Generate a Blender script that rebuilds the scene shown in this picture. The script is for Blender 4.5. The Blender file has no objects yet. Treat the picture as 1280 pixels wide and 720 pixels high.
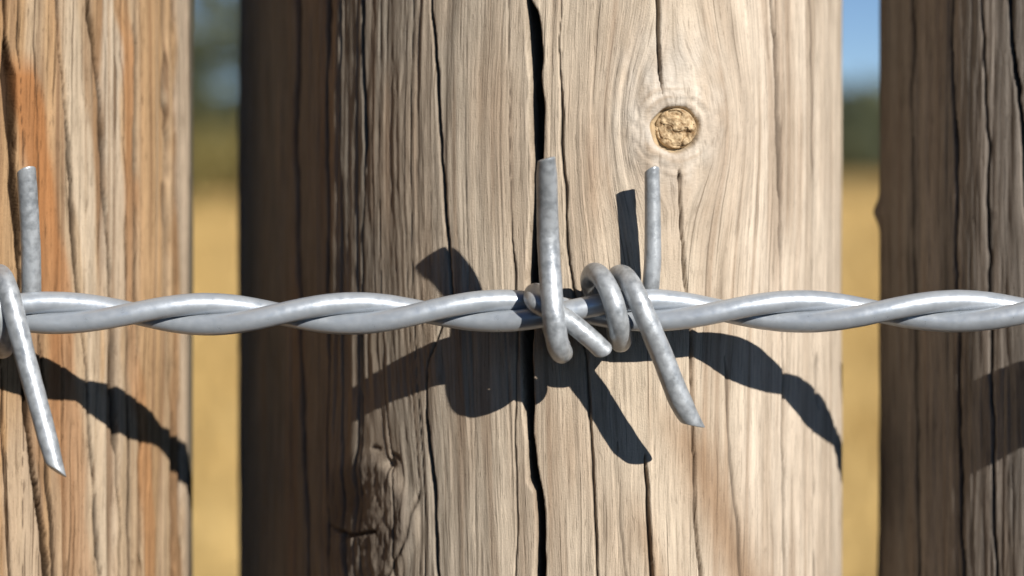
import bpy, math, random
import numpy as np

# ---------------------------------------------------------------- units
# everything is laid out in tenths of a millimetre (U) and multiplied to metres
P = 1e-4
F = 3022.0            # lens: tenths of a millimetre per pixel at the wire's distance
EYE = 11000.0         # eye height, 1.1 m
HOR = 190.0           # picture row of the horizon
S = bpy.context.scene
COL = S.collection


def W(x, y, Y):
    """place in the scene (U) seen at picture position x,y at depth Y behind the wire"""
    s = (F + Y) / F
    return ((x - 640.0) * s, Y, EYE - (y - HOR) * s)


def tag(o, label=None, cat=None, group=None, kind=None):
    if label: o['label'] = label
    if cat: o['category'] = cat
    if group: o['group'] = group
    if kind: o['kind'] = kind
    return o


def link(o, parent=None):
    COL.objects.link(o)
    if parent is not None:
        o.parent = parent
    return o


def mesh_obj(name, v, quads, mat, parent=None, tris=None, smooth=True):
    me = bpy.data.meshes.new(name)
    v = np.asarray(v, np.float32)
    quads = np.asarray(quads, np.int32).reshape(-1, 4)
    tris = np.zeros((0, 3), np.int32) if tris is None else np.asarray(tris, np.int32).reshape(-1, 3)
    nq, nt = len(quads), len(tris)
    me.vertices.add(len(v)); me.vertices.foreach_set('co', v.ravel())
    me.loops.add(nq * 4 + nt * 3)
    me.loops.foreach_set('vertex_index', np.concatenate([quads.ravel(), tris.ravel()]))
    me.polygons.add(nq + nt)
    me.polygons.foreach_set('loop_start', np.concatenate([np.arange(nq) * 4, nq * 4 + np.arange(nt) * 3]).astype(np.int32))
    if smooth:
        me.polygons.foreach_set('use_smooth', np.ones(nq + nt, bool))
    me.update(calc_edges=True); me.validate()
    me.materials.append(mat)
    o = bpy.data.objects.new(name, me)
    return link(o, parent)


# ---------------------------------------------------------------- numpy noise
def vn(u, v, seed):
    """smooth 2-D value noise, about -1..1"""
    rs = np.random.RandomState(seed)
    T = rs.rand(256, 256).astype(np.float32) * 2 - 1
    iu = np.floor(u).astype(np.int64); iv = np.floor(v).astype(np.int64)
    fu = u - iu; fv = v - iv
    fu = fu * fu * (3 - 2 * fu); fv = fv * fv * (3 - 2 * fv)
    a = T[iu & 255, iv & 255]; b = T[(iu + 1) & 255, iv & 255]
    c = T[iu & 255, (iv + 1) & 255]; d = T[(iu + 1) & 255, (iv + 1) & 255]
    return (a * (1 - fu) + b * fu) * (1 - fv) + (c * (1 - fu) + d * fu) * fv


def sstep(a, b, x):
    t = np.clip((x - a) / (b - a), 0, 1)
    return t * t * (3 - 2 * t)


def mix(a, b, t):
    t = np.asarray(t)[..., None]
    return a * (1 - t) + np.asarray(b, float) * t


# ---------------------------------------------------------------- materials
def new_mat(name):
    m = bpy.data.materials.new(name); m.use_nodes = True
    nt = m.node_tree
    return m, nt, nt.nodes, nt.links, nt.nodes['Principled BSDF']


def mapped(N, L, src, scale, det=3.0, rough=0.6, sc=1.0):
    mp = N.new('ShaderNodeMapping'); mp.inputs['Scale'].default_value = scale
    L.new(src, mp.inputs['Vector'])
    n = N.new('ShaderNodeTexNoise'); n.inputs['Scale'].default_value = sc
    n.inputs['Detail'].default_value = det; n.inputs['Roughness'].default_value = rough
    L.new(mp.outputs[0], n.inputs['Vector'])
    return n.outputs['Fac']


def mrange(N, L, src, a, b, c, d):
    r = N.new('ShaderNodeMapRange'); r.inputs[1].default_value = a; r.inputs[2].default_value = b
    r.inputs[3].default_value = c; r.inputs[4].default_value = d
    L.new(src, r.inputs[0])
    return r.outputs[0]


def mathn(N, L, op, a, b):
    m = N.new('ShaderNodeMath'); m.operation = op
    for i, s in enumerate((a, b)):
        if isinstance(s, (int, float)): m.inputs[i].default_value = s
        else: L.new(s, m.inputs[i])
    return m.outputs[0]


def wood_mat(name, fibre=0.30, dark=(0.10, 0.065, 0.04), darkamt=0.55, bump=0.9):
    """weathered timber: 'grain' carries coordinates that flow round the knots (1 = 10 mm),
    'tint' the wood's own stains and weathering"""
    m, nt, N, L, B = new_mat(name)
    g = N.new('ShaderNodeAttribute'); g.attribute_name = 'grain'; g = g.outputs['Vector']
    t = N.new('ShaderNodeAttribute'); t.attribute_name = 'tint'; t = t.outputs['Color']
    # slow wander of the fibres
    wob = N.new('ShaderNodeTexNoise'); wob.inputs['Scale'].default_value = 1.3; wob.inputs['Detail'].default_value = 2
    mp = N.new('ShaderNodeMapping'); mp.inputs['Scale'].default_value = (1, 1, 0.45); L.new(g, mp.inputs['Vector']); L.new(mp.outputs[0], wob.inputs['Vector'])
    sub = N.new('ShaderNodeVectorMath'); sub.operation = 'SUBTRACT'; L.new(wob.outputs['Color'], sub.inputs[0]); sub.inputs[1].default_value = (.5, .5, .5)
    mul = N.new('ShaderNodeVectorMath'); mul.operation = 'MULTIPLY'; L.new(sub.outputs[0], mul.inputs[0]); mul.inputs[1].default_value = (.13, 0, 0)
    add = N.new('ShaderNodeVectorMath'); L.new(g, add.inputs[0]); L.new(mul.outputs[0], add.inputs[1])
    gv = add.outputs[0]
    f1 = mapped(N, L, gv, (26, 1, 0.9), 4, .65)       # fine fibres
    f2 = mapped(N, L, gv, (9, 1, 0.35), 3, .6)        # bands of fibres
    f3 = mapped(N, L, gv, (42, 1, 3.5), 2, .6)        # short hairline pits
    f4 = mapped(N, L, g, (3.2, 1, 2.2), 4, .6)        # blotches
    f5 = mapped(N, L, g, (60, 1, 40), 2, .6)          # grit
    a = mathn(N, L, 'ADD', mathn(N, L, 'MULTIPLY', mathn(N, L, 'SUBTRACT', f1, .5), fibre * 2.6),
              mathn(N, L, 'MULTIPLY', mathn(N, L, 'SUBTRACT', f2, .5), fibre * 2.2))
    a = mathn(N, L, 'ADD', a, mathn(N, L, 'MULTIPLY', mathn(N, L, 'SUBTRACT', f4, .5), fibre * 0.9))
    a = mathn(N, L, 'ADD', a, mathn(N, L, 'MULTIPLY', mathn(N, L, 'SUBTRACT', f5, .5), fibre * 1.0))
    a = mathn(N, L, 'ADD', a, 1.0)
    vm = N.new('ShaderNodeVectorMath'); vm.operation = 'SCALE'; L.new(t, vm.inputs[0]); L.new(a, vm.inputs['Scale'])
    # dark hairline grain
    pit = mrange(N, L, f3, .60, .74, 0, darkamt)
    groove = mrange(N, L, f1, .32, .44, darkamt * .75, 0)
    f6 = mapped(N, L, gv, (30, 1, .28), 1, .5)
    hair = mrange(N, L, f6, .67, .71, 0, darkamt * 1.25)
    f7 = mapped(N, L, gv, (70, 1, 1.6), 1, .5)
    hair2 = mrange(N, L, f7, .63, .72, 0, darkamt * .8)
    k = mathn(N, L, 'MAXIMUM', mathn(N, L, 'MAXIMUM', pit, groove), mathn(N, L, 'MAXIMUM', hair, hair2))
    mx = N.new('ShaderNodeMix'); mx.data_type = 'RGBA'
    L.new(k, mx.inputs[0]); L.new(vm.outputs[0], mx.inputs[6]); mx.inputs[7].default_value = (*dark, 1)
    L.new(mx.outputs[2], B.inputs['Base Color'])
    B.inputs['Roughness'].default_value = .85
    B.inputs['Specular IOR Level'].default_value = .15
    h = mathn(N, L, 'ADD', mathn(N, L, 'MULTIPLY', f1, .6), mathn(N, L, 'MULTIPLY', f2, .55))
    h = mathn(N, L, 'SUBTRACT', h, mathn(N, L, 'MULTIPLY', pit, .4))
    h = mathn(N, L, 'SUBTRACT', h, mathn(N, L, 'MULTIPLY', hair, .7))
    h = mathn(N, L, 'ADD', h, mathn(N, L, 'MULTIPLY', f5, .25))
    bp = N.new('ShaderNodeBump'); bp.inputs['Strength'].default_value = bump; bp.inputs['Distance'].default_value = 4 * P
    L.new(h, bp.inputs['Height']); L.new(bp.outputs[0], B.inputs['Normal'])
    return m


M_center = wood_mat('weathered_cream_wood', .36, (.14, .097, .062), .48, .75)
M_left = wood_mat('split_orange_wood', .34, (.10, .055, .025), .55, 1.0)
M_right = wood_mat('dark_grey_wood', .40, (.035, .026, .02), .6, 1.0)


def metal_mat(name, base, metallic, rough, spots, bmp=.35):
    m, nt, N, L, B = new_mat(name)
    tc = N.new('ShaderNodeTexCoord').outputs['Object']
    n1 = mapped(N, L, tc, (1, 1, 1), 3, .6, 900)
    n2 = mapped(N, L, tc, (1, 1, 1), 2, .6, 3200)
    n3 = mapped(N, L, tc, (1, 1, 1), 3, .55, 260)
    r = N.new('ShaderNodeValToRGB')
    r.color_ramp.elements[0].position = .34; r.color_ramp.elements[0].color = (base[0] * spots, base[1] * spots * 1.02, base[2] * spots * 1.04, 1)
    r.color_ramp.elements[1].position = .56; r.color_ramp.elements[1].color = (*base, 1)
    L.new(mathn(N, L, 'ADD', mathn(N, L, 'MULTIPLY', n1, .6), mathn(N, L, 'MULTIPLY', n3, .4)), r.inputs[0])
    L.new(r.outputs[0], B.inputs['Base Color'])
    B.inputs['Metallic'].default_value = metallic
    L.new(mrange(N, L, n1, .3, .7, rough - .1, rough + .14), B.inputs['Roughness'])
    bp = N.new('ShaderNodeBump'); bp.inputs['Strength'].default_value = bmp; bp.inputs['Distance'].default_value = 1.2 * P
    L.new(mathn(N, L, 'ADD', n1, mathn(N, L, 'MULTIPLY', n2, .5)), bp.inputs['Height']); L.new(bp.outputs[0], B.inputs['Normal'])
    return m


M_strand = metal_mat('galvanised_strand', (.50, .54, .585), .42, .37, .94, .12)
M_barb = metal_mat('galvanised_barb', (.52, .55, .575), .40, .40, .55)


# ---------------------------------------------------------------- posts
def front_from_angles(x0, y0, left, right, step=1.0):
    """outline of a post's face (X, Y) from surface angles; y0 is the foremost depth at x0"""
    pts = []
    for side in (-1, 1):
        tab = left if side < 0 else right
        xs = np.array([p[0] for p in tab], float); an = np.array([p[1] for p in tab], float)
        o = np.argsort(xs); xs = xs[o]; an = an[o]
        end = xs[0] if side < 0 else xs[-1]
        n = int(abs(end - x0) / .5)
        X = x0; Y = y0; out = []
        for i in range(n):
            X += side * .5
            Y += .5 * math.tan(math.radians(min(88.5, abs(float(np.interp(X, xs, an))))))
            out.append((X, Y))
        pts.append(out)
    return pts[0][::-1] + [(x0, y0)] + pts[1]


def circle_front(cx, cy, r, a0=-88, a1=88):
    return [(cx + r * math.sin(math.radians(a)), cy - r * math.cos(math.radians(a))) for a in np.arange(a0, a1, .2)]


def resample(pts, step):
    p = np.array(pts); d = np.r_[0, np.cumsum(np.hypot(*np.diff(p, axis=0).T))]
    n = int(d[-1] / step)
    s = np.linspace(0, d[-1], n)
    return np.c_[np.interp(s, d, p[:, 0]), np.interp(s, d, p[:, 1])], s


def build_post(name, front, back_depth, step, top, seed, feat, mat, parent=None):
    f, s = resample(front, step)
    # back: smooth half ellipse joining right end to left end
    L_, R_ = f[0], f[-1]
    cx = (L_[0] + R_[0]) / 2; hw = (R_[0] - L_[0]) / 2
    back = []
    for a in np.linspace(0, math.pi, 40)[1:-1]:
        t = (1 + math.cos(a)) / 2
        base = R_[1] * t + L_[1] * (1 - t)
        back.append((cx + hw * math.cos(a), base + back_depth * math.sin(a)))
    back = np.array(back)
    loop = np.vstack([f, back]); nf = len(f); n = len(loop)
    d = np.r_[s, s[-1] + np.cumsum(np.hypot(*np.diff(np.vstack([f[-1:], back]), axis=0).T))]
    # outward normals
    nx = np.roll(loop, -1, 0) - np.roll(loop, 1, 0)
    nrm = np.c_[nx[:, 1], -nx[:, 0]]; nrm /= np.linalg.norm(nrm, axis=1)[:, None]
    zd = np.arange(EYE - 720, EYE + 300, 2.6)
    lo = [0.0 - 300]; z = EYE - 720; st = 8; l2 = []
    while z - st > -300:
        z -= st; l2.append(z); st = min(st * 1.15, 220)
    z = zd[-1]; st = 8; h2 = []
    while z + st < EYE + top:
        z += st; h2.append(z); st = min(st * 1.15, 120)
    zz = np.r_[-300, np.array(l2[::-1]), zd, np.array(h2), EYE + top]
    nz = len(zz)
    A = np.repeat(d[None, :], nz, 0); Z = np.repeat(zz[:, None], n, 1)
    X = np.repeat(loop[None, :, 0], nz, 0); Y = np.repeat(loop[None, :, 1], nz, 0)
    NX = np.repeat(nrm[None, :, 0], nz, 0); NY = np.repeat(nrm[None, :, 1], nz, 0)
    px = 640 + X * F / (F + Y); py = HOR + (EYE - Z) * F / (F + Y)
    vis = np.zeros((nz, n), bool); vis[:, :nf] = True
    u = A.copy(); v = Z - EYE
    h, tint, u, v = feat(px, py, u, v, vis, A, Z)
    X2 = X + NX * h; Y2 = Y + NY * h
    co = np.stack([X2, Y2, Z], -1).reshape(-1, 3) * P
    idx = np.arange(nz * n).reshape(nz, n)
    a = idx[:-1, :]; b = np.roll(a, -1, 1); c = np.roll(idx[1:, :], -1, 1); e = idx[1:, :]
    quads = np.stack([a, b, c, e], -1).reshape(-1, 4)
    # domed, weathered top: a fan to a centre vertex
    ctr = np.array([[cx * P, (loop[:, 1].mean()) * P, (EYE + top + 25) * P]])
    co = np.vstack([co, ctr]); ci = nz * n
    lastr = idx[-1]
    tris = np.stack([lastr, np.roll(lastr, -1), np.full(n, ci)], -1)
    o = mesh_obj(name, co, quads, mat, parent, tris)
    me = o.data
    gr = np.stack([u / 100, np.zeros_like(u) + seed, v / 100], -1).reshape(-1, 3)
    gr = np.vstack([gr, gr[-1:]]).astype(np.float32)
    at = me.attributes.new('grain', 'FLOAT_VECTOR', 'POINT'); at.data.foreach_set('vector', gr.ravel())
    tc = np.concatenate([tint.reshape(-1, 3), np.ones((nz * n, 1))], 1)
    tc = np.vstack([tc, tc[-1:]]).astype(np.float32)
    at = me.attributes.new('tint', 'FLOAT_COLOR', 'POINT'); at.data.foreach_set('color', tc.ravel())
    return o


def crack(px, py, pts, w, depth, seed=1, wob=1.5):
    """V-shaped drying crack along a polyline [(y, x, width factor)...] -> height (negative)"""
    ys = [p[0] for p in pts]; xs = [p[1] for p in pts]; ws = [p[2] for p in pts]
    xc = np.interp(py, ys, xs) + 1.3 * wob * vn(py / 60, py * 0, seed) + .5 * wob * vn(py / 18, py * 0, seed + 1)
    wf = np.interp(py, ys, ws) * w * (1 + .28 * vn(py / 34, py * 0, seed + 2))
    thin = min(1.0, w / 2.5); wf = wf / thin; depth = depth * thin ** 1.5
    t = np.abs(px - xc) / np.maximum(wf, .01)
    g = (1 - sstep(.25, 1.3, t)) * thin ** .6
    g = g * (wf > .3)
    return -depth * g * np.clip(np.interp(py, ys, ws) * 1.6, 0, 1), g


def flow(px, py, u, kx, ky, R, asp):
    """push the grain aside around a knot"""
    dx = px - kx; dz = (py - ky) * asp
    r2 = dx * dx + dz * dz
    k = R * R / (r2 + (R * .62) ** 2)
    return -dx * np.clip(k, 0, .80)


def feat_center(px, py, u, v, vis, A, Z):
    s = A
    u = u + np.where(vis, flow(px, py, u, 843, 160, 56, .6) + flow(px, py, u, 455, 645, 40, .5), 0)
    u = u + 10 * vn(v / 420, s / 300, 11)
    rough = 1 - sstep(480, 640, px) * vis            # left flank is coarser
    h = 1.6 * vn(u / 26, v / 420, 1) + .9 * vn(u / 11, v / 260, 2) + (.45 + .6 * rough) * vn(u / 5.5, v / 150, 3)
    h += 3 * vn(u / 110, v / 600, 4)
    # deep furrows on the flank
    fur = np.abs(vn(u / 15, v / 900, 5)); h -= rough * 1.4 * (1 - sstep(0, .16, fur)); h += rough * (.45 * vn(u / 8, v / 50, 7) + .5 * vn(u / 4, v / 22, 8))
    fur2 = np.abs(vn(u / 30, v / 1400, 6)); h -= (1.2 + 1.6 * rough) * (1 - sstep(0, .05, fur2))
    G = np.zeros_like(h)
    cr = [
        ([(-400, 655, 1), (0, 660, .55), (14, 664, 1), (60, 667, 1.1), (200, 672, 1.1), (300, 668, 1.0), (430, 660, 1.1), (520, 662, .9), (600, 668, .9), (615, 674, .55), (640, 675, .85), (760, 678, 1), (1100, 690, 1)], 6.6, 60),
        ([(-400, 822, 1), (0, 820, 1), (90, 824, .9), (112, 826, .4), (122, 827, 0)], 3.0, 14),
        ([(208, 846, 0), (222, 848, .9), (300, 852, .9), (430, 862, .7), (600, 868, 1), (800, 880, .8), (1100, 890, .7)], 2.3, 12),
        ([(-400, 955, 1), (0, 966, 1), (100, 972, 1), (250, 976, .8), (500, 981, .8), (800, 985, .8), (1000, 990, .5)], 2.1, 10),
        ([(-400, 528, 1), (0, 540, .8), (130, 548, .9), (300, 560, .9), (370, 566, .8), (460, 536, .2), (520, 534, .9), (600, 541, 1), (720, 548, 1), (1000, 560, .7)], 2.3, 12),
        ([(250, 636, .2), (330, 643, .8), (420, 645, .5)], 1.8, 9),
        ([(60, 700, .4), (180, 702, .9), (330, 712, .8), (450, 733, .7), (600, 742, .9), (800, 752, .9), (1000, 760, .4)], 2.0, 10),
        ([(560, 806, 0), (590, 808, .9), (720, 816, 1.1), (900, 824, 1)], 2.6, 12),
        ([(440, 905, 0), (470, 908, .8), (560, 914, .8), (720, 928, .9), (900, 940, .5)], 1.6, 7),
        ([(-300, 456, 1), (0, 455, 1), (170, 457, .9), (240, 458, .2), (420, 452, .6), (560, 452, .3)], 2.4, 9),
        ([(-300, 378, 1), (0, 375, 1), (200, 372, 1), (450, 376, .8), (720, 384, 1)], 3.0, 12),
        ([(-300, 410, 1), (0, 413, 1), (200, 410, 1), (450, 412, .6), (560, 410, .4)], 3.2, 9),
        ([(440, 1022, 0), (455, 1022, .9), (500, 1023, .8), (515, 1024, 0)], 2.4, 9),
        ([(-200, 1012, .6), (200, 1016, .8), (420, 1017, .4)], 1.6, 6),
        ([(540, 770, 0), (600, 772, .6), (720, 782, .6), (900, 790, .3)], 1.4, 5),
    ]
    for i, (pts, w, dp) in enumerate(cr):
        dh, g = crack(px, py, pts, w, dp, 40 + 5 * i, 1.3)
        h += np.where(vis, dh, 0); G = np.maximum(G, np.where(vis, g, 0))
    # knot hole: an oval socket, with the growth collar swelling around it
    dx = px - 843; dy = py - 162
    ang = np.arctan2(dy, dx)
    r = np.hypot(dx, dy * 1.03) * (1 + .018 * np.sin(3 * ang + 1) + .02 * np.sin(7 * ang))
    kn = np.where(vis, 1 - sstep(27, 31.5, r), 0)
    h -= 15 * kn
    collar = np.where(vis, np.exp(-((r - 45) / 17) ** 2), 0)
    ringn = vn(r / 3.4 + 50, ang * 1.3 + 20, 26) + .7 * vn(r / 7 + 50, ang * 2 + 20, 27)
    h += collar * (4 + 1.3 * ringn + 1.2 * vn(px / 9 + py / 31, py / 11 - px / 37, 21) + .8 * vn(px / 4 + py / 17, py / 6, 22))
    chips = np.where(vis, np.exp(-(np.hypot(dx, dy * .62) / 88) ** 2), 0)
    h += chips * (1.3 * vn(px / 7 + py / 41, py / 19, 23) + .7 * vn(px / 4 + py / 29, py / 8 - px / 23, 24))
    # lower knot: an overgrown, broken branch stub on the flank
    dx2 = px - 455; dy2 = py - 645
    r2 = np.hypot(dx2 / 62, dy2 / 82)
    k2 = np.where(vis, 1 - sstep(.75, 1.12, r2 + .10 * vn(px / 24, py / 30, 36)), 0)
    h += k2 * (5 + .11 * dx2 + 1.8 * vn(px / 26, py / 60, 31) + 1.2 * vn(px / 10 + py / 90, py / 34, 32) + .9 * vn(px / 4.5 + py / 40, py / 15, 33) + .8 * vn(px / 2.8, py / 7, 35))
    brk = sstep(-.3, .3, vn(px / 13, py / 19, 38))
    rim = np.where(vis, np.exp(-((r2 - 1.04 + .14 * vn(px / 34, py / 38, 34)) / .026) ** 2), 0) * (dx2 > 8) * brk
    h -= 3.5 * rim
    hol = np.where(vis, np.exp(-(((px - 438) / 17) ** 2 + ((py - 628) / 26) ** 2)), 0)
    h -= 7 * hol
    dh, g = crack(py, px, [(408, 655, 0), (420, 664, .8), (436, 670, 1.0), (450, 668, .7), (470, 664, .8), (476, 664, 0)], 3.0, 7, 91, 1)
    h += np.where(vis, dh, 0); G = np.maximum(G, np.where(vis, g * .9, 0))
    hole = np.where(vis, np.exp(-(((px - 487) / 6) ** 2 + ((py - 580) / 6) ** 2)), 0); h -= 10 * hole
    dh, g = crack(px, py, [(655, 428, .4), (680, 430, 1), (740, 437, 1), (800, 440, 0)], 4, 9, 95, 1); h += np.where(vis, dh, 0)
    # colour of the wood, with shade painted on the left flank
    c = np.ones(px.shape + (3,)) * np.array([.585, .485, .37])
    # weathered grey-brown side, with shade painted into its tone; cream side
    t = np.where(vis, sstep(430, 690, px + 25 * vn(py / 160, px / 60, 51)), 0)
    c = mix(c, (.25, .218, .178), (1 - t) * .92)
    c = mix(c, (.17, .165, .15), np.where(vis, 1 - sstep(370, 425, px + 14 * vn(u / 12, v / 120, 56)), 0) * .25)  # far left edge painted darker to deepen its shade
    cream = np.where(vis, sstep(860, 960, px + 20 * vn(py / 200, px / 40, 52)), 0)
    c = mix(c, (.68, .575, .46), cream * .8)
    # brown streaks following the grain
    st = sstep(.05, .6, vn(u / 34, v / 260, 53)) * .5 + sstep(.1, .7, vn(u / 14, v / 190, 54)) * .35
    c = mix(c, (.37, .28, .20), st * .75)
    st = sstep(.25, .8, vn(u / 9, v / 330, 55))
    c = mix(c, (.28, .19, .125), st * .5)
    # brown stains either side of the knot's swirl and low down
    def blob(cx, cy, rx, ry, seed):
        return np.where(vis, np.exp(-(((px - cx) / rx) ** 2 + ((py - cy) / ry) ** 2) + .5 * vn(u / 12, v / 70, seed)), 0)
    for (cx, cy, rx, ry, k, sd) in ((735, 215, 28, 120, .5, 61), (770, 60, 30, 60, .35, 62), (905, 190, 20, 110, .3, 63),
                                    (720, 560, 28, 80, .4, 65), (770, 660, 30, 60, .35, 66), (1010, 590, 20, 110, .2, 67), (610, 120, 24, 60, .35, 68), (590, 520, 26, 60, .25, 69)):
        c = mix(c, (.36, .25, .165), np.clip(blob(cx, cy, rx, ry, sd) * k, 0, 1))
    # slanting soft brown stain running down from the barb tip
    xl = 868 + (py - 560) * .38
    sl = np.where(vis, np.exp(-((px - xl) / 32) ** 2) * sstep(480, 560, py + 18 * vn(px / 8, py / 60, 64)), 0)
    c = mix(c, (.31, .20, .12), sl * .85)
    xl = 800 + (py - 640) * .25
    sl = np.where(vis, np.exp(-((px - xl) / 14) ** 2) * sstep(600, 680, py), 0)
    c = mix(c, (.38, .26, .165), sl * .7)
    pale = np.where(vis, np.exp(-(np.hypot((px - 835), (py - 140) * .62) / 62) ** 2), 0)
    c = mix(c, (.70, .63, .54), np.clip(pale * (1 + .6 * vn(px / 10, py / 24, 25)), 0, 1) * .8)
    c = mix(c, (.38, .28, .19), collar * sstep(.1, .9, ringn) * .6)
    c = mix(c, (.50, .36, .20), kn * .9)
    c = mix(c, (.05, .035, .025), hol * .5)
    c = mix(c, (.165, .135, .108), k2 * (.6 + .3 * vn(px / 12, py / 26, 37)))
    c = mix(c, (.05, .035, .025), G * .85)
    c = mix(c, (.07, .05, .035), rim * .6)
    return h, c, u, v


def feat_left(px, py, u, v, vis, A, Z):
    u = u + 12 * vn(v / 500, A / 260, 111)
    # long split running out of the top left
    h = 1.8 * vn(u / 30, v / 900, 101) + 1.8 * vn(u / 12, v / 420, 102) + .8 * vn(u / 5.5, v / 170, 103)
    h += 4 * vn(u / 90, v / 900, 104)
    fur = np.abs(vn(u / 17, v / 1600, 105)); h -= 4.5 * (1 - sstep(0, .13, fur))
    G = np.zeros_like(h)
    cr = [
        ([(-300, 2, .3), (40, 6, .4), (75, 8, .8), (95, 10, 1.5), (150, 15, 1.1), (300, 24, .8), (420, 28, .5), (520, 34, .6), (720, 60, .8)], 5.5, 26),
        ([(-300, 106, 1), (0, 112, 1), (60, 119, 1.0), (200, 129, .9), (330, 136, .8), (460, 141, .8), (560, 147, .9), (720, 150, .8)], 3.2, 18),
        ([(-300, 66, .4), (0, 70, .5), (130, 84, .5), (240, 90, 1), (340, 94, 1), (440, 106, .6), (600, 118, .8), (720, 124, .8)], 2.8, 13),
        ([(-300, 205, 1), (0, 205, 1.1), (120, 206, 1.1), (250, 208, 1.2), (400, 210, 1), (560, 216, .9), (720, 214, .9)], 3.6, 22),
        ([(-300, 166, .6), (0, 168, .6), (180, 171, 1.0), (340, 170, 1), (440, 172, .5), (600, 176, .7), (720, 176, .8)], 2.6, 13),
        ([(-300, 215, 1), (0, 216, 1), (200, 220, .8), (400, 222, .8), (720, 228, .8)], 2.6, 13),
        ([(400, 50, 0), (480, 55, .7), (620, 62, .9), (720, 66, .9)], 2.6, 11),
        ([(-100, 22, .4), (60, 26, .7), (90, 30, .2)], 2.2, 8),
        ([(-300, 146, .3), (60, 152, .4), (300, 158, .4), (520, 160, .8), (720, 164, .8)], 1.8, 8),
        ([(430, 0, 0), (520, 4, .8), (720, 12, .9)], 2.2, 9),
        ([(-300, 46, .4), (60, 44, .6), (160, 50, .3)], 1.6, 6),
    ]
    for i, (pts, w, dp) in enumerate(cr):
        dh, g = crack(px, py, pts, w, dp, 140 + 5 * i, 1.6)
        h += np.where(vis, dh, 0); G = np.maximum(G, np.where(vis, g, 0))
    c = np.ones(px.shape + (3,)) * np.array([.42, .27, .145])
    b = sstep(-.25, .45, vn(u / 24, v / 900, 121)); c = mix(c, (.45, .345, .235), b * .75)      # grey-tan bands
    b = sstep(.0, .6, vn(u / 20, v / 700, 122)); c = mix(c, (.47, .265, .12), b * .3)       # orange bands
    b = sstep(.1, .7, vn(u / 10, v / 420, 123)); c = mix(c, (.22, .12, .06), b * .65)
    b = sstep(.15, .8, vn(u / 5, v / 260, 125)); c = mix(c, (.20, .12, .07), b * .5)         # brown streaks
    b = sstep(.3, .8, vn(u / 13, v / 600, 124)); c = mix(c, (.56, .45, .32), b * .4)

    def lane(pts, w, seed):
        ys = [p[0] for p in pts]; xs = [p[1] for p in pts]; k = [p[2] for p in pts]
        xc = np.interp(py, ys, xs)
        t = np.abs(px - xc + 4 * vn(py / 60, px / 9, seed)) / (w * (1 + .3 * vn(py / 90, py * 0, seed + 1)))
        return np.where(vis, (1 - sstep(.55, 1.2, t)) * np.interp(py, ys, k), 0)
    c = mix(c, (.36, .16, .06), lane([(60, 20, 0), (95, 28, .95), (150, 42, .95), (260, 56, .9), (400, 74, .6), (560, 88, .5), (720, 100, .4)], 20, 131))
    c = mix(c, (.40, .20, .085), lane([(0, 150, .2), (60, 158, .8), (180, 163, .85), (330, 163, .5), (460, 168, .5), (560, 180, .8), (720, 190, .6)], 9, 133))
    c = mix(c, (.53, .45, .35), lane([(-200, 128, .6), (100, 140, .7), (400, 143, .5), (720, 136, .4)], 13, 135))
    c = mix(c, (.56, .46, .34), lane([(-200, 80, .5), (60, 90, .6), (300, 112, .8), (440, 118, .6), (720, 132, .5)], 12, 137))
    c = mix(c, (.50, .40, .30), lane([(-200, 232, .8), (400, 233, .8), (720, 236, .7)], 10, 139))
    c = mix(c, (.48, .37, .26), lane([(480, 20, 0), (560, 24, .7), (720, 34, .8)], 20, 141))
    c = mix(c, (.13, .125, .10), sstep(1203, 1235, A) * .9)      # far side darkened to cut light bounced onto the centre post
    c = mix(c, (.035, .02, .012), np.clip(G * 1.1, 0, .97))
    c = mix(c, (.12, .065, .03), (1 - sstep(0, .12, fur)) * .7)
    return h, c, u, v


def feat_right(px, py, u, v, vis, A, Z):
    u = u + 14 * vn(v / 500, A / 260, 211)
    h = 1.6 * vn(u / 28, v / 600, 201) + 1.0 * vn(u / 12, v / 330, 202) + .8 * vn(u / 5.5, v / 90, 203) + .5 * vn(u / 3.6, v / 40, 207)
    h += 4 * vn(u / 90, v / 900, 204)
    fur = np.abs(vn(u / 16, v / 900, 205)); h -= 1.6 * (1 - sstep(0, .15, fur))
    G = np.zeros_like(h)
    cr = [
        ([(-300, 1258, .8), (0, 1262, .8), (120, 1272, 1), (220, 1280, .9), (420, 1290, .8), (720, 1300, .8)], 3.0, 14),
        ([(-300, 1186, .8), (0, 1190, .8), (200, 1196, 1), (400, 1200, .6), (720, 1205, .8)], 2.4, 10),
        ([(-300, 1232, .8), (0, 1230, .5), (200, 1236, .7), (400, 1240, .9), (720, 1246, .8)], 2.0, 9),
        ([(-300, 1140, .8), (200, 1143, .8), (720, 1148, .8)], 3.0, 10),
    ]
    for i, (pts, w, dp) in enumerate(cr):
        dh, g = crack(px, py, pts, w, dp, 240 + 5 * i, 1.6)
        h += np.where(vis, dh, 0); G = np.maximum(G, np.where(vis, g, 0))
    dxk = px - 1102; dyk = py - 265
    h += np.where(vis, 9 * np.exp(-((dxk / 8) ** 2 + (dyk / 14) ** 2)), 0)
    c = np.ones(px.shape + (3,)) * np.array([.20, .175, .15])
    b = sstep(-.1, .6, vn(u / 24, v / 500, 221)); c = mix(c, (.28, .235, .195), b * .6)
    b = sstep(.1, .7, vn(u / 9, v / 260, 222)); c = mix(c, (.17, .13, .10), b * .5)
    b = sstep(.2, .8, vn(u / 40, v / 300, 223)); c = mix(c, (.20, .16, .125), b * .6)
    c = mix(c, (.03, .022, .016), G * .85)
    return h, c, u, v


GP = 'round timber fence posts set side by side'
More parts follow.
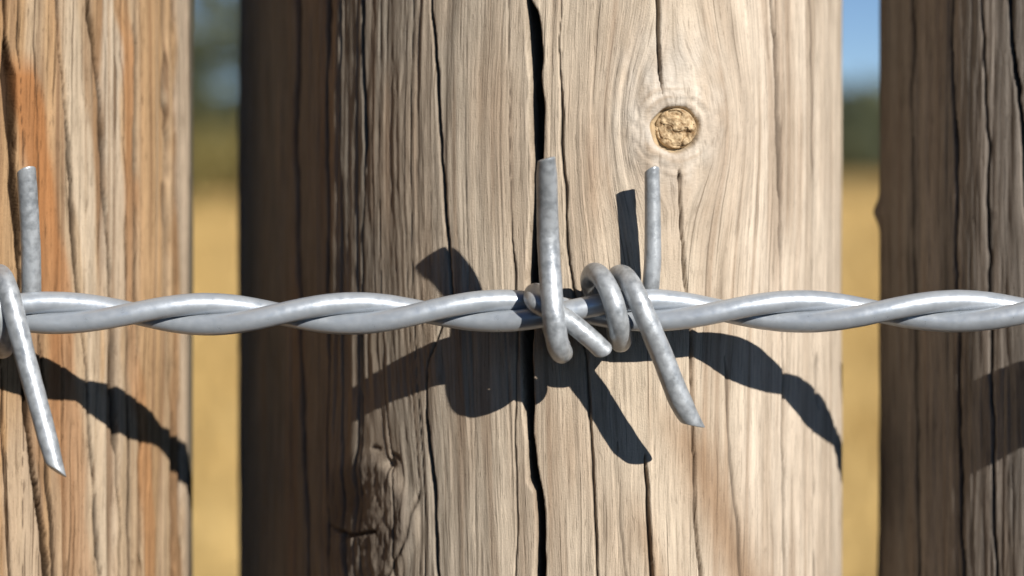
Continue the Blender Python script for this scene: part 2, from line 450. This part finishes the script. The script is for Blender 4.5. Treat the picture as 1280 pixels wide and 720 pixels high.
# centre post
LEFT = [(-438, 88), (-427, 79), (-356, 68), (-235, 59), (-195, 50), (-120, 36), (-40, 22), (60, 10), (150, 0)]
RIGHT = [(150, 0), (210, 18), (290, 35), (350, 50), (405, 60), (450, 70), (482, 84)]
root = link(bpy.data.objects.new('fence_post', None)); root.location = (.03 * 1, .045, 0)
tag(root, 'cream grey timber post in the middle with a round knot and wide black crack', 'fence post', GP)
fc = front_from_angles(150, 70, LEFT, RIGHT)
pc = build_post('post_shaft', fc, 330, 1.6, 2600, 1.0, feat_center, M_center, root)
pc.matrix_parent_inverse = root.matrix_world.inverted()
pc.location = (-root.location.x, -root.location.y, 0)

# the plug of dry resinous wood left in the knot hole
def blob_disc(name, cx, cy, Yd, rad, mat, parent):
    n, m_ = 40, 96
    rr = np.linspace(0, 1, n)[1:]
    aa = np.linspace(0, 2 * math.pi, m_, endpoint=False)
    R, T = np.meshgrid(rr, aa, indexing='ij')
    X = R * np.cos(T) * rad; Zz = R * np.sin(T) * rad * .97
    hh = 5 * (1 - R ** 2.2) + 4.0 * vn(X / 14 + 40, Zz / 9 + 40, 301) + 1.3 * vn(X / 6 + 40, Zz / 4.5 + 40, 302) + .7 * vn(X / 2 + 40, Zz / 2 + 40, 303)
    gap = np.abs(vn(X / 13 + 7, Zz / 9 + 3, 304)); hh -= 3.5 * (1 - sstep(0, .10, gap))
    hh -= 20 * sstep(.86, 1.0, R)
    x0, y0, z0 = W(cx, cy, Yd)
    V = np.stack([x0 + X, y0 - hh, z0 + Zz], -1).reshape(-1, 3)
    V = np.vstack([V, [[x0, y0 - 9, z0]]]) * P
    idx = np.arange((n - 1) * m_).reshape(n - 1, m_)
    a = idx[:-1]; b = idx[1:]
    q = np.stack([a, b, np.roll(b, -1, 1), np.roll(a, -1, 1)], -1).reshape(-1, 4)
    t = np.stack([idx[0], np.roll(idx[0], -1), np.full(m_, (n - 1) * m_)], -1)
    o = mesh_obj(name, V, q, mat, parent, t)
    return o

mk, nt, N, L, B = new_mat('knot_wood')
tc = N.new('ShaderNodeTexCoord').outputs['Object']
n1 = mapped(N, L, tc, (1, 1, 1), 4, .65, 1400)
r = N.new('ShaderNodeValToRGB')
r.color_ramp.elements[0].position = .36; r.color_ramp.elements[0].color = (.26, .15, .065, 1)
r.color_ramp.elements[1].position = .62; r.color_ramp.elements[1].color = (.70, .53, .32, 1)
L.new(n1, r.inputs[0]); L.new(r.outputs[0], B.inputs['Base Color']); B.inputs['Roughness'].default_value = .8
bp = N.new('ShaderNodeBump'); bp.inputs['Strength'].default_value = .7; bp.inputs['Distance'].default_value = 3 * P
L.new(n1, bp.inputs['Height']); L.new(bp.outputs[0], B.inputs['Normal'])
fr = np.array(fc)
yk = float(np.interp((843 - 640) * 1.02, fr[:, 0], fr[:, 1]))
kp = blob_disc('knot', 844.5, 160.5, yk + 5, 29.5, mk, root)
kp.location = (-root.location.x, -root.location.y, 0)

# left post
o = build_post('fence_post', circle_front(-862, 484, 400), 400, 1.5, 2750, 5.0, feat_left, M_left)
tag(o, 'orange brown round timber post at left with deep vertical grooves', 'fence post', GP)
# right post
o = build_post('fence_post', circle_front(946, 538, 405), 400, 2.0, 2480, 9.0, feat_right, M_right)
tag(o, 'dark grey brown round timber post at right, mostly in shade', 'fence post', GP)

# ---------------------------------------------------------------- barbed wire
wire = link(bpy.data.objects.new('barbed_wire', None)); wire.location = (0, 0, (EYE - 200) * P)
tag(wire, 'galvanised two strand barbed wire stretched across the three timber posts', 'barbed wire')


def catmull(pts, step=2.0):
    p = np.array(pts, float)
    p = np.vstack([2 * p[0] - p[1], p, 2 * p[-1] - p[-2]])
    out = []
    for i in range(1, len(p) - 2):
        d = np.linalg.norm(p[i + 1, :3] - p[i, :3]); n = max(4, int(d / step))
        # centripetal
        t0 = 0; t1 = t0 + np.linalg.norm(p[i, :3] - p[i - 1, :3]) ** .5; t2 = t1 + d ** .5; t3 = t2 + np.linalg.norm(p[i + 2, :3] - p[i + 1, :3]) ** .5
        for t in np.linspace(t1, t2, n, endpoint=False):
            A1 = (t1 - t) / (t1 - t0) * p[i - 1] + (t - t0) / (t1 - t0) * p[i]
            A2 = (t2 - t) / (t2 - t1) * p[i] + (t - t1) / (t2 - t1) * p[i + 1]
            A3 = (t3 - t) / (t3 - t2) * p[i + 1] + (t - t2) / (t3 - t2) * p[i + 2]
            B1 = (t2 - t) / (t2 - t0) * A1 + (t - t0) / (t2 - t0) * A2
            B2 = (t3 - t) / (t3 - t1) * A2 + (t - t1) / (t3 - t1) * A3
            out.append((t2 - t) / (t2 - t1) * B1 + (t - t1) / (t2 - t1) * B2)
    out.append(p[-2])
    return np.array(out)


def tube(name, path, rad, mat, parent, seg=24, cut0=None, cut1=None, origin=(0, 0, 0), seed=0, rough=.25):
    """round wire along path (U); ends are slightly crushed, obliquely snipped caps"""
    c = np.asarray(path, float); n = len(c)
    rad = np.broadcast_to(np.asarray(rad, float), (n,)).copy()
    T = np.gradient(c, axis=0); T /= np.linalg.norm(T, axis=1)[:, None]
    up = np.array([0, 0, 1.]) if abs(T[0][2]) < .8 else np.array([0, 1., 0])
    Nn = np.zeros_like(c); v = np.cross(T[0], up); v /= np.linalg.norm(v); Nn[0] = v
    for i in range(1, n):
        v = Nn[i - 1] - T[i] * np.dot(Nn[i - 1], T[i]); Nn[i] = v / np.linalg.norm(v)
    Bn = np.cross(T, Nn)
    a = np.linspace(0, 2 * math.pi, seg, endpoint=False)
    dist = np.r_[0, np.cumsum(np.linalg.norm(np.diff(c, axis=0), axis=1))]
    rn = 1 + 0 * dist[:, None] + rough / 13 * vn(dist[:, None] / 14 + 9, a[None, :] * 1.5 + 3 + seed, 400 + seed) * (1)
    ring = c[:, None, :] + (Nn[:, None, :] * np.cos(a)[None, :, None] + Bn[:, None, :] * np.sin(a)[None, :, None]) * (rad[:, None] * rn)[..., None]
    rings = [ring[i] for i in range(n)]

    def cap(i, sgn):
        t = T[i] * sgn; r0 = rad[i]; res = []
        for k, (f, sh) in enumerate(((.97, .04), (.88, .09), (.55, .12), (.2, .13))):
            rg = c[i] + (ring[i] - c[i]) * f + t * sh * r0
            res.append(rg)
        return res
    # skew the end rings for a snipped look
    for (i, sgn, cut) in ((0, -1, cut0), (n - 1, 1, cut1)):
        if cut is not None:
            for k in range(14):
                j = i + k if i == 0 else i - k
                off = ring[j] - c[j]
                w = (off @ np.array(cut[:3])) / rad[j]
                f = (1 - k / 14) ** 2
                ring[j] = ring[j] + T[i] * sgn * (w * cut[3] * f)[:, None]
    rings = cap(0, -1)[::-1] + [ring[i] for i in range(n)] + cap(n - 1, 1)
    V = np.vstack(rings); m = len(rings)
    idx = np.arange(m * seg).reshape(m, seg)
    A = idx[:-1]; Bq = idx[1:]
    q = np.stack([A, np.roll(A, -1, 1), np.roll(Bq, -1, 1), Bq], -1).reshape(-1, 4)
    V = np.vstack([V, [rings[0].mean(0)], [rings[-1].mean(0)]])
    t1 = np.stack([np.roll(idx[0], -1), idx[0], np.full(seg, m * seg)], -1)
    t2 = np.stack([idx[-1], np.roll(idx[-1], -1), np.full(seg, m * seg + 1)], -1)
    V = (V - np.array(origin)) * P
    return mesh_obj(name, V, q, mat, parent, np.vstack([t1, t2]))


O = (0, 0, EYE - 200)
WX = np.arange(-2600, 3200, 4.0)


def wire_axis(X):
    """slack, slightly bent centre line of the wire"""
    z = EYE - 200 + 4 * np.sin((X + 60) / 330) * .5 + 1.5 * np.sin(X / 117 + 1)
    y = 0 * X
    return y, z


# rate of twist differs a little along the wire
def phase(X):
    ix = X + 640
    knots = np.array([-4000, -20, 165, 345, 527, 712, 900, 1095, 1287, 1480, 4600], float)
    ph = np.array([-4000 / 185 - 1.76, -1.9 - 0, -1, 0, 1, 2, 3, 4, 5, 6, 6 + 3120 / 185])
    ph[0] = -1.9 - (3980 / 185)
    return np.interp(ix, knots, ph) * math.pi


yy, zz_ = wire_axis(WX)
ph = phase(WX)
k = np.ones(41) / 41; ph = np.convolve(np.pad(ph, 20, mode='reflect', reflect_type='odd'), k, 'valid')
for j in (0, 1):
    p = ph + j * math.pi
    path = np.stack([WX, yy - 13.2 * np.cos(p), zz_ + 13.0 * np.sin(p)], -1)
    tube('strand', path, 13.6, M_strand, wire, 28, origin=O, seed=10 + j, rough=.12)


def bpath(pts, dx=0):
    out = []
    for (x, y, Y) in pts:
        w = W(x, y, Y); out.append((w[0] + dx, w[1], w[2]))
    return catmull(out)


def radii(path, r0, r1, r2, tip=18):
    n = len(path); t = np.linspace(0, 1, n)
    return np.interp(t, [0, .04, .22, .5, 1], [r0 * .80, r0 * .95, r1 * .98, r1, r2])


B1 = [(683, 199, -84), (684, 245, -60), (685, 295, -42), (688, 347, -44), (692, 395, -55), (697, 430, -46), (702, 440, -22),
      (700, 434, 14), (692, 412, 40), (682, 386, 44), (674, 370, 30), (668, 368, -4), (671, 378, -32), (690, 389, -35), (712, 402, -39), (732, 418, -40), (752, 436, -34)]
B2 = [(866, 531, -24), (849, 498, -33), (829, 448, -42), (808, 398, -51), (792, 362, -42), (779, 345, -8), (770, 350, 30),
      (768, 385, 47), (772, 418, 30), (776, 426, -8), (773, 404, -42), (765, 372, -46), (753, 348, -30), (742, 341, 4), (738, 355, 36),
      (755, 385, 50), (788, 398, 48), (808, 378, 44), (815, 340, 34), (816, 280, 30), (815, 214, 24)]


def barbs(dx, sel=(1, 1), seed=0):
    if sel[0]:
        p = bpath(B1, dx); tube('barb', p, radii(p, 13.5, 14.2, 12.3), M_barb, wire, 24, cut0=(.5, -1, 0, 6), cut1=(.6, -1, 0, 7), origin=O, seed=seed, rough=.28)
    if sel[1]:
        p = bpath(B2, dx); tube('barb', p, radii(p, 15, 13.6, 9.6), M_barb, wire, 24, cut0=(1, .4, .3, 10), cut1=(.5, -1, 0, 6), origin=O, seed=seed + 1, rough=.28)


barbs(0, seed=20)
# left pair: the near end reaches past the frame edge
L1 = [(x - 785, y, Y) for (x, y, Y) in B1]
L2 = [(70, 588, -84), (62, 558, -80), (49, 510, -72), (34, 455, -64), (20, 400, -58), (8, 358, -46), (0, 344, -12), (-6, 350, 28), (-8, 388, 46), (-4, 424, 30), (4, 434, -6), (2, 404, -42), (-6, 372, -46), (-20, 346, -30),
      (-30, 341, 4), (-34, 358, 36), (-14, 388, 50), (18, 396, 50), (36, 380, 42), (39, 340, 30), (37, 280, 14), (33, 214, 0)]
p = bpath(L1); tube('barb', p, radii(p, 11, 14, 13), M_barb, wire, 24, cut0=(.3, .6, .6, 10), origin=O, seed=31, rough=.28)
p = bpath(L2); tube('barb', p, radii(p, 12.5, 13.5, 12), M_barb, wire, 24, cut0=(1, .4, .3, 10), cut1=(.6, -1, 0, 7), origin=O, seed=32, rough=.28)
barbs(770, (1, 0), seed=40)

# ---------------------------------------------------------------- ground, grass, far wood
m, nt, N, L, B = new_mat('dry_field')
tc = N.new('ShaderNodeTexCoord').outputs['Object']
n1 = mapped(N, L, tc, (1, 1, 1), 5, .6, .35)
n2 = mapped(N, L, tc, (1, 1, 1), 6, .7, 9)
r = N.new('ShaderNodeValToRGB'); e = r.color_ramp.elements
e[0].position = .30; e[0].color = (.52, .33, .11, 1)
e[1].position = .60; e[1].color = (.58, .39, .145, 1)
L.new(mathn(N, L, 'ADD', mathn(N, L, 'MULTIPLY', n1, .6), mathn(N, L, 'MULTIPLY', n2, .4)), r.inputs[0])
# added dark near ground, out of view, to cut bounced light; field lies beyond
sx = N.new('ShaderNodeSeparateXYZ'); L.new(tc, sx.inputs[0])
edge = mrange(N, L, mathn(N, L, 'ADD', sx.outputs['Y'], mathn(N, L, 'MULTIPLY', n1, 1.2)), 5.2, 6.0, 0, 1)
mx = N.new('ShaderNodeMix'); mx.data_type = 'RGBA'; L.new(edge, mx.inputs[0]); mx.inputs[6].default_value = (.035, .028, .020, 1)
L.new(r.outputs[0], mx.inputs[7]); L.new(mx.outputs[2], B.inputs['Base Color'])
B.inputs['Roughness'].default_value = .95; B.inputs['Specular IOR Level'].default_value = .1
bp = N.new('ShaderNodeBump'); bp.inputs['Strength'].default_value = .6; bp.inputs['Distance'].default_value = .04
L.new(n2, bp.inputs['Height']); L.new(bp.outputs[0], B.inputs['Normal'])
# ground sheet, finer near the fence, rolling gently
gx = np.sign(np.linspace(-1, 1, 121)) * np.abs(np.linspace(-1, 1, 121)) ** 3 * 900
gy = -40 + 1200 * np.linspace(0, 1, 140) ** 2.6
GX, GY = np.meshgrid(gx, gy)
d = np.hypot(GX, GY)
GZ = sstep(6, 60, d) * (.25 * vn(GX / 14 + 50, GY / 14 + 50, 501)) + .02 * vn(GX / 1.3 + 50, GY / 1.3 + 50, 502) - .01
idx = np.arange(GX.size).reshape(GX.shape)
q = np.stack([idx[:-1, :-1], idx[:-1, 1:], idx[1:, 1:], idx[1:, :-1]], -1).reshape(-1, 4)
g = mesh_obj('ground', np.stack([GX, GY, GZ], -1).reshape(-1, 3), q, m)
tag(g, kind='structure')

# added dark screen, unseen behind and left of the camera, blocks sky fill
tb = np.linspace(0, 1, 60)
az_ = np.radians(np.linspace(168, 266, 60)); AZ, HT = np.meshgrid(az_, np.linspace(0, 1, 24))
rad = 7 + 5.0 * HT + .5 * vn(AZ * 9 + 3, HT * 6, 511)
hb = 11 * sstep(math.radians(262), math.radians(240), AZ)
hb = 11 * (1 - sstep(math.radians(236), math.radians(262), AZ))
BX = np.cos(AZ) * rad; BY = np.sin(AZ) * rad; BZ = hb * HT + .4 * vn(AZ * 14, HT * 8 + 2, 512) * HT - .05
idx = np.arange(BX.size).reshape(BX.shape)
qb = np.stack([idx[:-1, :-1], idx[:-1, 1:], idx[1:, 1:], idx[1:, :-1]], -1).reshape(-1, 4)
mb_, nt, N, L, B = new_mat('blocker_dark')
r = N.new('ShaderNodeValToRGB'); e = r.color_ramp.elements
e[0].color = (.012, .016, .008, 1); e[1].color = (.035, .032, .018, 1)
L.new(mapped(N, L, N.new('ShaderNodeTexCoord').outputs['Object'], (1, 1, 1), 5, .6, 1.5), r.inputs[0]); L.new(r.outputs[0], B.inputs['Base Color']); B.inputs['Roughness'].default_value = .95
tag(mesh_obj('sky_blocker', np.stack([BX, BY, BZ], -1).reshape(-1, 3), qb, mb_), kind='structure')

# dry grass: many thin bent blades
rs = np.random.RandomState(7)
nb = 60000
by = 5.0 + 56 * rs.rand(nb) ** 1.9
bx = (rs.rand(nb) - .5) * (3.0 + by * .75)
hh = .05 + .16 * rs.rand(nb); ww = .003 + .0035 * rs.rand(nb) + by * .00025
aa = rs.rand(nb) * 6.283; ln = hh * (.2 + .7 * rs.rand(nb)); la = rs.rand(nb) * 6.283
bz = np.full(nb, -.02)
c0 = np.stack([bx, by, bz], -1)
sd = np.stack([np.cos(aa) * ww, np.sin(aa) * ww, 0 * aa], -1)
mid = c0 + np.stack([np.cos(la) * ln * .3, np.sin(la) * ln * .3, hh * .6], -1)
tip = c0 + np.stack([np.cos(la) * ln, np.sin(la) * ln, hh], -1)
V = np.stack([c0 - sd, c0 + sd, mid + sd * .7, mid - sd * .7, tip], 1).reshape(-1, 3)
b = np.arange(nb) * 5
q = np.stack([b, b + 1, b + 2, b + 3], -1); t = np.stack([b + 3, b + 2, b + 4], -1)
mg, nt, N, L, B = new_mat('straw')
tc = N.new('ShaderNodeTexCoord').outputs['Object']
r = N.new('ShaderNodeValToRGB'); e = r.color_ramp.elements
e[0].position = .35; e[0].color = (.58, .39, .145, 1); e[1].position = .65; e[1].color = (.72, .52, .22, 1)
L.new(mapped(N, L, tc, (1, 1, 1), 3, .6, 2.0), r.inputs[0]); L.new(r.outputs[0], B.inputs['Base Color']); B.inputs['Roughness'].default_value = .7
B.inputs['Specular IOR Level'].default_value = .2
gr = mesh_obj('dry_grass', V, q, mg, None, t, False)
tag(gr, 'dry golden grass covering the field behind the posts', 'grass', kind='stuff')


def leaf_mass(name, specs, mat, seed):
    """crowns made of thousands of leaf-sized faces, with trunks inside; one far-off mass"""
    rs = np.random.RandomState(seed); VV = []; QQ = []; base = 0
    for (x, y, rx, rz, zc, n, leaf) in specs:
        # clumps through the crown's volume
        nc = 26
        u = rs.normal(size=(nc, 3)); u /= np.linalg.norm(u, axis=1)[:, None]
        cc = np.array([x, y, zc]) + u * np.array([rx, rx, rz]) * (rs.rand(nc, 1) ** .4) * .85
        which = rs.randint(0, nc, n)
        pos = cc[which] + rs.normal(size=(n, 3)) * np.array([rx, rx, rz]) * .17
        pos[:, 2] = np.maximum(pos[:, 2], .05)
        a = rs.normal(size=(n, 3)); a /= np.linalg.norm(a, axis=1)[:, None]
        b = np.cross(a, rs.normal(size=(n, 3))); b /= np.linalg.norm(b, axis=1)[:, None]
        s = leaf * (.5 + rs.rand(n, 1))
        q4 = np.stack([pos - a * s, pos + b * s * .5, pos + a * s, pos - b * s * .5], 1)
        VV.append(q4.reshape(-1, 3)); QQ.append(base + np.arange(n * 4).reshape(-1, 4)); base += n * 4
        # trunk and a few limbs
        for (dx, dz, r0) in ((0, 0, .03), (.35, .2, .012), (-.4, .1, .012)):
            k = 7; ang = np.linspace(0, 6.283, k, endpoint=False)
            r0m = r0 * rz * 2
            lo = np.stack([x + np.cos(ang) * r0m * 1.2, y + np.sin(ang) * r0m * 1.2, 0 * ang - .1 + (0 if dx == 0 else zc * .5)], -1)
            hi = np.stack([x + dx * rx + np.cos(ang) * r0m * .4, y + np.sin(ang) * r0m * .4, 0 * ang + zc + dz * rz], -1)
            VV.append(np.vstack([lo, hi])); i = np.arange(k)
            QQ.append(base + np.stack([i, (i + 1) % k, (i + 1) % k + k, i + k], -1)); base += 2 * k
    o = mesh_obj(name, np.vstack(VV), np.vstack(QQ), mat, None, None, False)
    return o


ml, nt, N, L, B = new_mat('far_foliage')
tc = N.new('ShaderNodeTexCoord').outputs['Object']
r = N.new('ShaderNodeValToRGB'); e = r.color_ramp.elements
e[0].position = .38; e[0].color = (.055, .068, .036, 1); e[1].position = .66; e[1].color = (.14, .15, .07, 1)
L.new(mapped(N, L, tc, (1, 1, 1), 3, .6, .5), r.inputs[0]); L.new(r.outputs[0], B.inputs['Base Color']); B.inputs['Roughness'].default_value = .7
rs = np.random.RandomState(3)
specs = []
for i in range(46):
    x = -70 + i * 3.1 + rs.rand() * 1.2; y = 118 + rs.rand() * 22
    top = 11.5 if x < -6 else 4.9
    top *= .9 + .25 * rs.rand()
    if -6 < x < 30: top = 4.7 + .5 * rs.rand()
    specs.append((x, y, 2.4 + rs.rand(), top * .5, top * .52, 1500, .34))
    specs.append((x, y - 3, 2.6, 1.1, 1.0, 700, .32))
    if x < -6: specs.append((x, y - 4, 2.8, 2.0, 2.2, 1300, .34))
wd = leaf_mass('distant_wood', specs, ml, 4)
tag(wd, 'blurred dark green wood on the horizon behind the field', 'wood', kind='stuff')
# olive scrub in front of the wood on the left
mo, nt, N, L, B = new_mat('olive_scrub')
tc = N.new('ShaderNodeTexCoord').outputs['Object']
r = N.new('ShaderNodeValToRGB'); e = r.color_ramp.elements
e[0].position = .38; e[0].color = (.15, .125, .035, 1); e[1].position = .66; e[1].color = (.30, .24, .075, 1)
L.new(mapped(N, L, tc, (1, 1, 1), 3, .6, 1.2), r.inputs[0]); L.new(r.outputs[0], B.inputs['Base Color']); B.inputs['Roughness'].default_value = .7
specs = []
for i in range(26):
    x = -26 + i * .95 + rs.rand() * .5; y = 38 + rs.rand() * 22
    if x > -1: continue
    specs.append((x * y / 48, y, .9 + .4 * rs.rand(), .75 + .4 * rs.rand(), .8, 900, .10))
sc_ = leaf_mass('scrub', specs, mo, 5)
tag(sc_, 'low olive scrub along the far edge of the field at left', 'scrub', kind='stuff')

# ---------------------------------------------------------------- light
sv = np.array([.66, -1.0, .575]); sv /= np.linalg.norm(sv)      # towards the sun
elev = math.asin(sv[2]); az = math.atan2(sv[0], sv[1])
w = bpy.data.worlds.new('World'); S.world = w; w.use_nodes = True
nt = w.node_tree; bg = nt.nodes['Background']
sky = nt.nodes.new('ShaderNodeTexSky'); sky.sky_type = 'NISHITA'; sky.sun_disc = False
sky.sun_elevation = elev; sky.sun_rotation = az; sky.air_density = .45; sky.dust_density = 0; sky.ozone_density = 3.0
nt.links.new(sky.outputs[0], bg.inputs[0]); bg.inputs[1].default_value = .075
ld = bpy.data.lights.new('sun', 'SUN'); ld.energy = 5.0; ld.angle = math.radians(.5); ld.color = (1, .95, .875)
lo = link(bpy.data.objects.new('sun', ld))
from mathutils import Vector
lo.rotation_euler = Vector(tuple(sv)).to_track_quat('Z', 'Y').to_euler()
lo.location = (1, -2, 3)

# ---------------------------------------------------------------- camera
cd = bpy.data.cameras.new('camera'); cam = link(bpy.data.objects.new('camera', cd)); S.camera = cam
cam.location = (0, -F * P, EYE * P); cam.rotation_euler = (math.pi / 2, 0, 0)
cd.sensor_width = 36; cd.lens = F / 1280 * 36
cd.shift_y = -(360 - HOR) / 1280
cd.clip_start = .01; cd.clip_end = 3000
cd.dof.use_dof = True; cd.dof.focus_distance = (F + 25) * P; cd.dof.aperture_fstop = 16

S.view_settings.view_transform = 'Standard'; S.view_settings.look = 'None'
S.view_settings.exposure = 0.1; S.view_settings.gamma = 1
S.render.engine = 'CYCLES'
S.cycles.use_denoising = True
S.cycles.max_bounces = 6
S.cycles.diffuse_bounces = 1
S.cycles.caustics_reflective = False
S.cycles.caustics_refractive = False
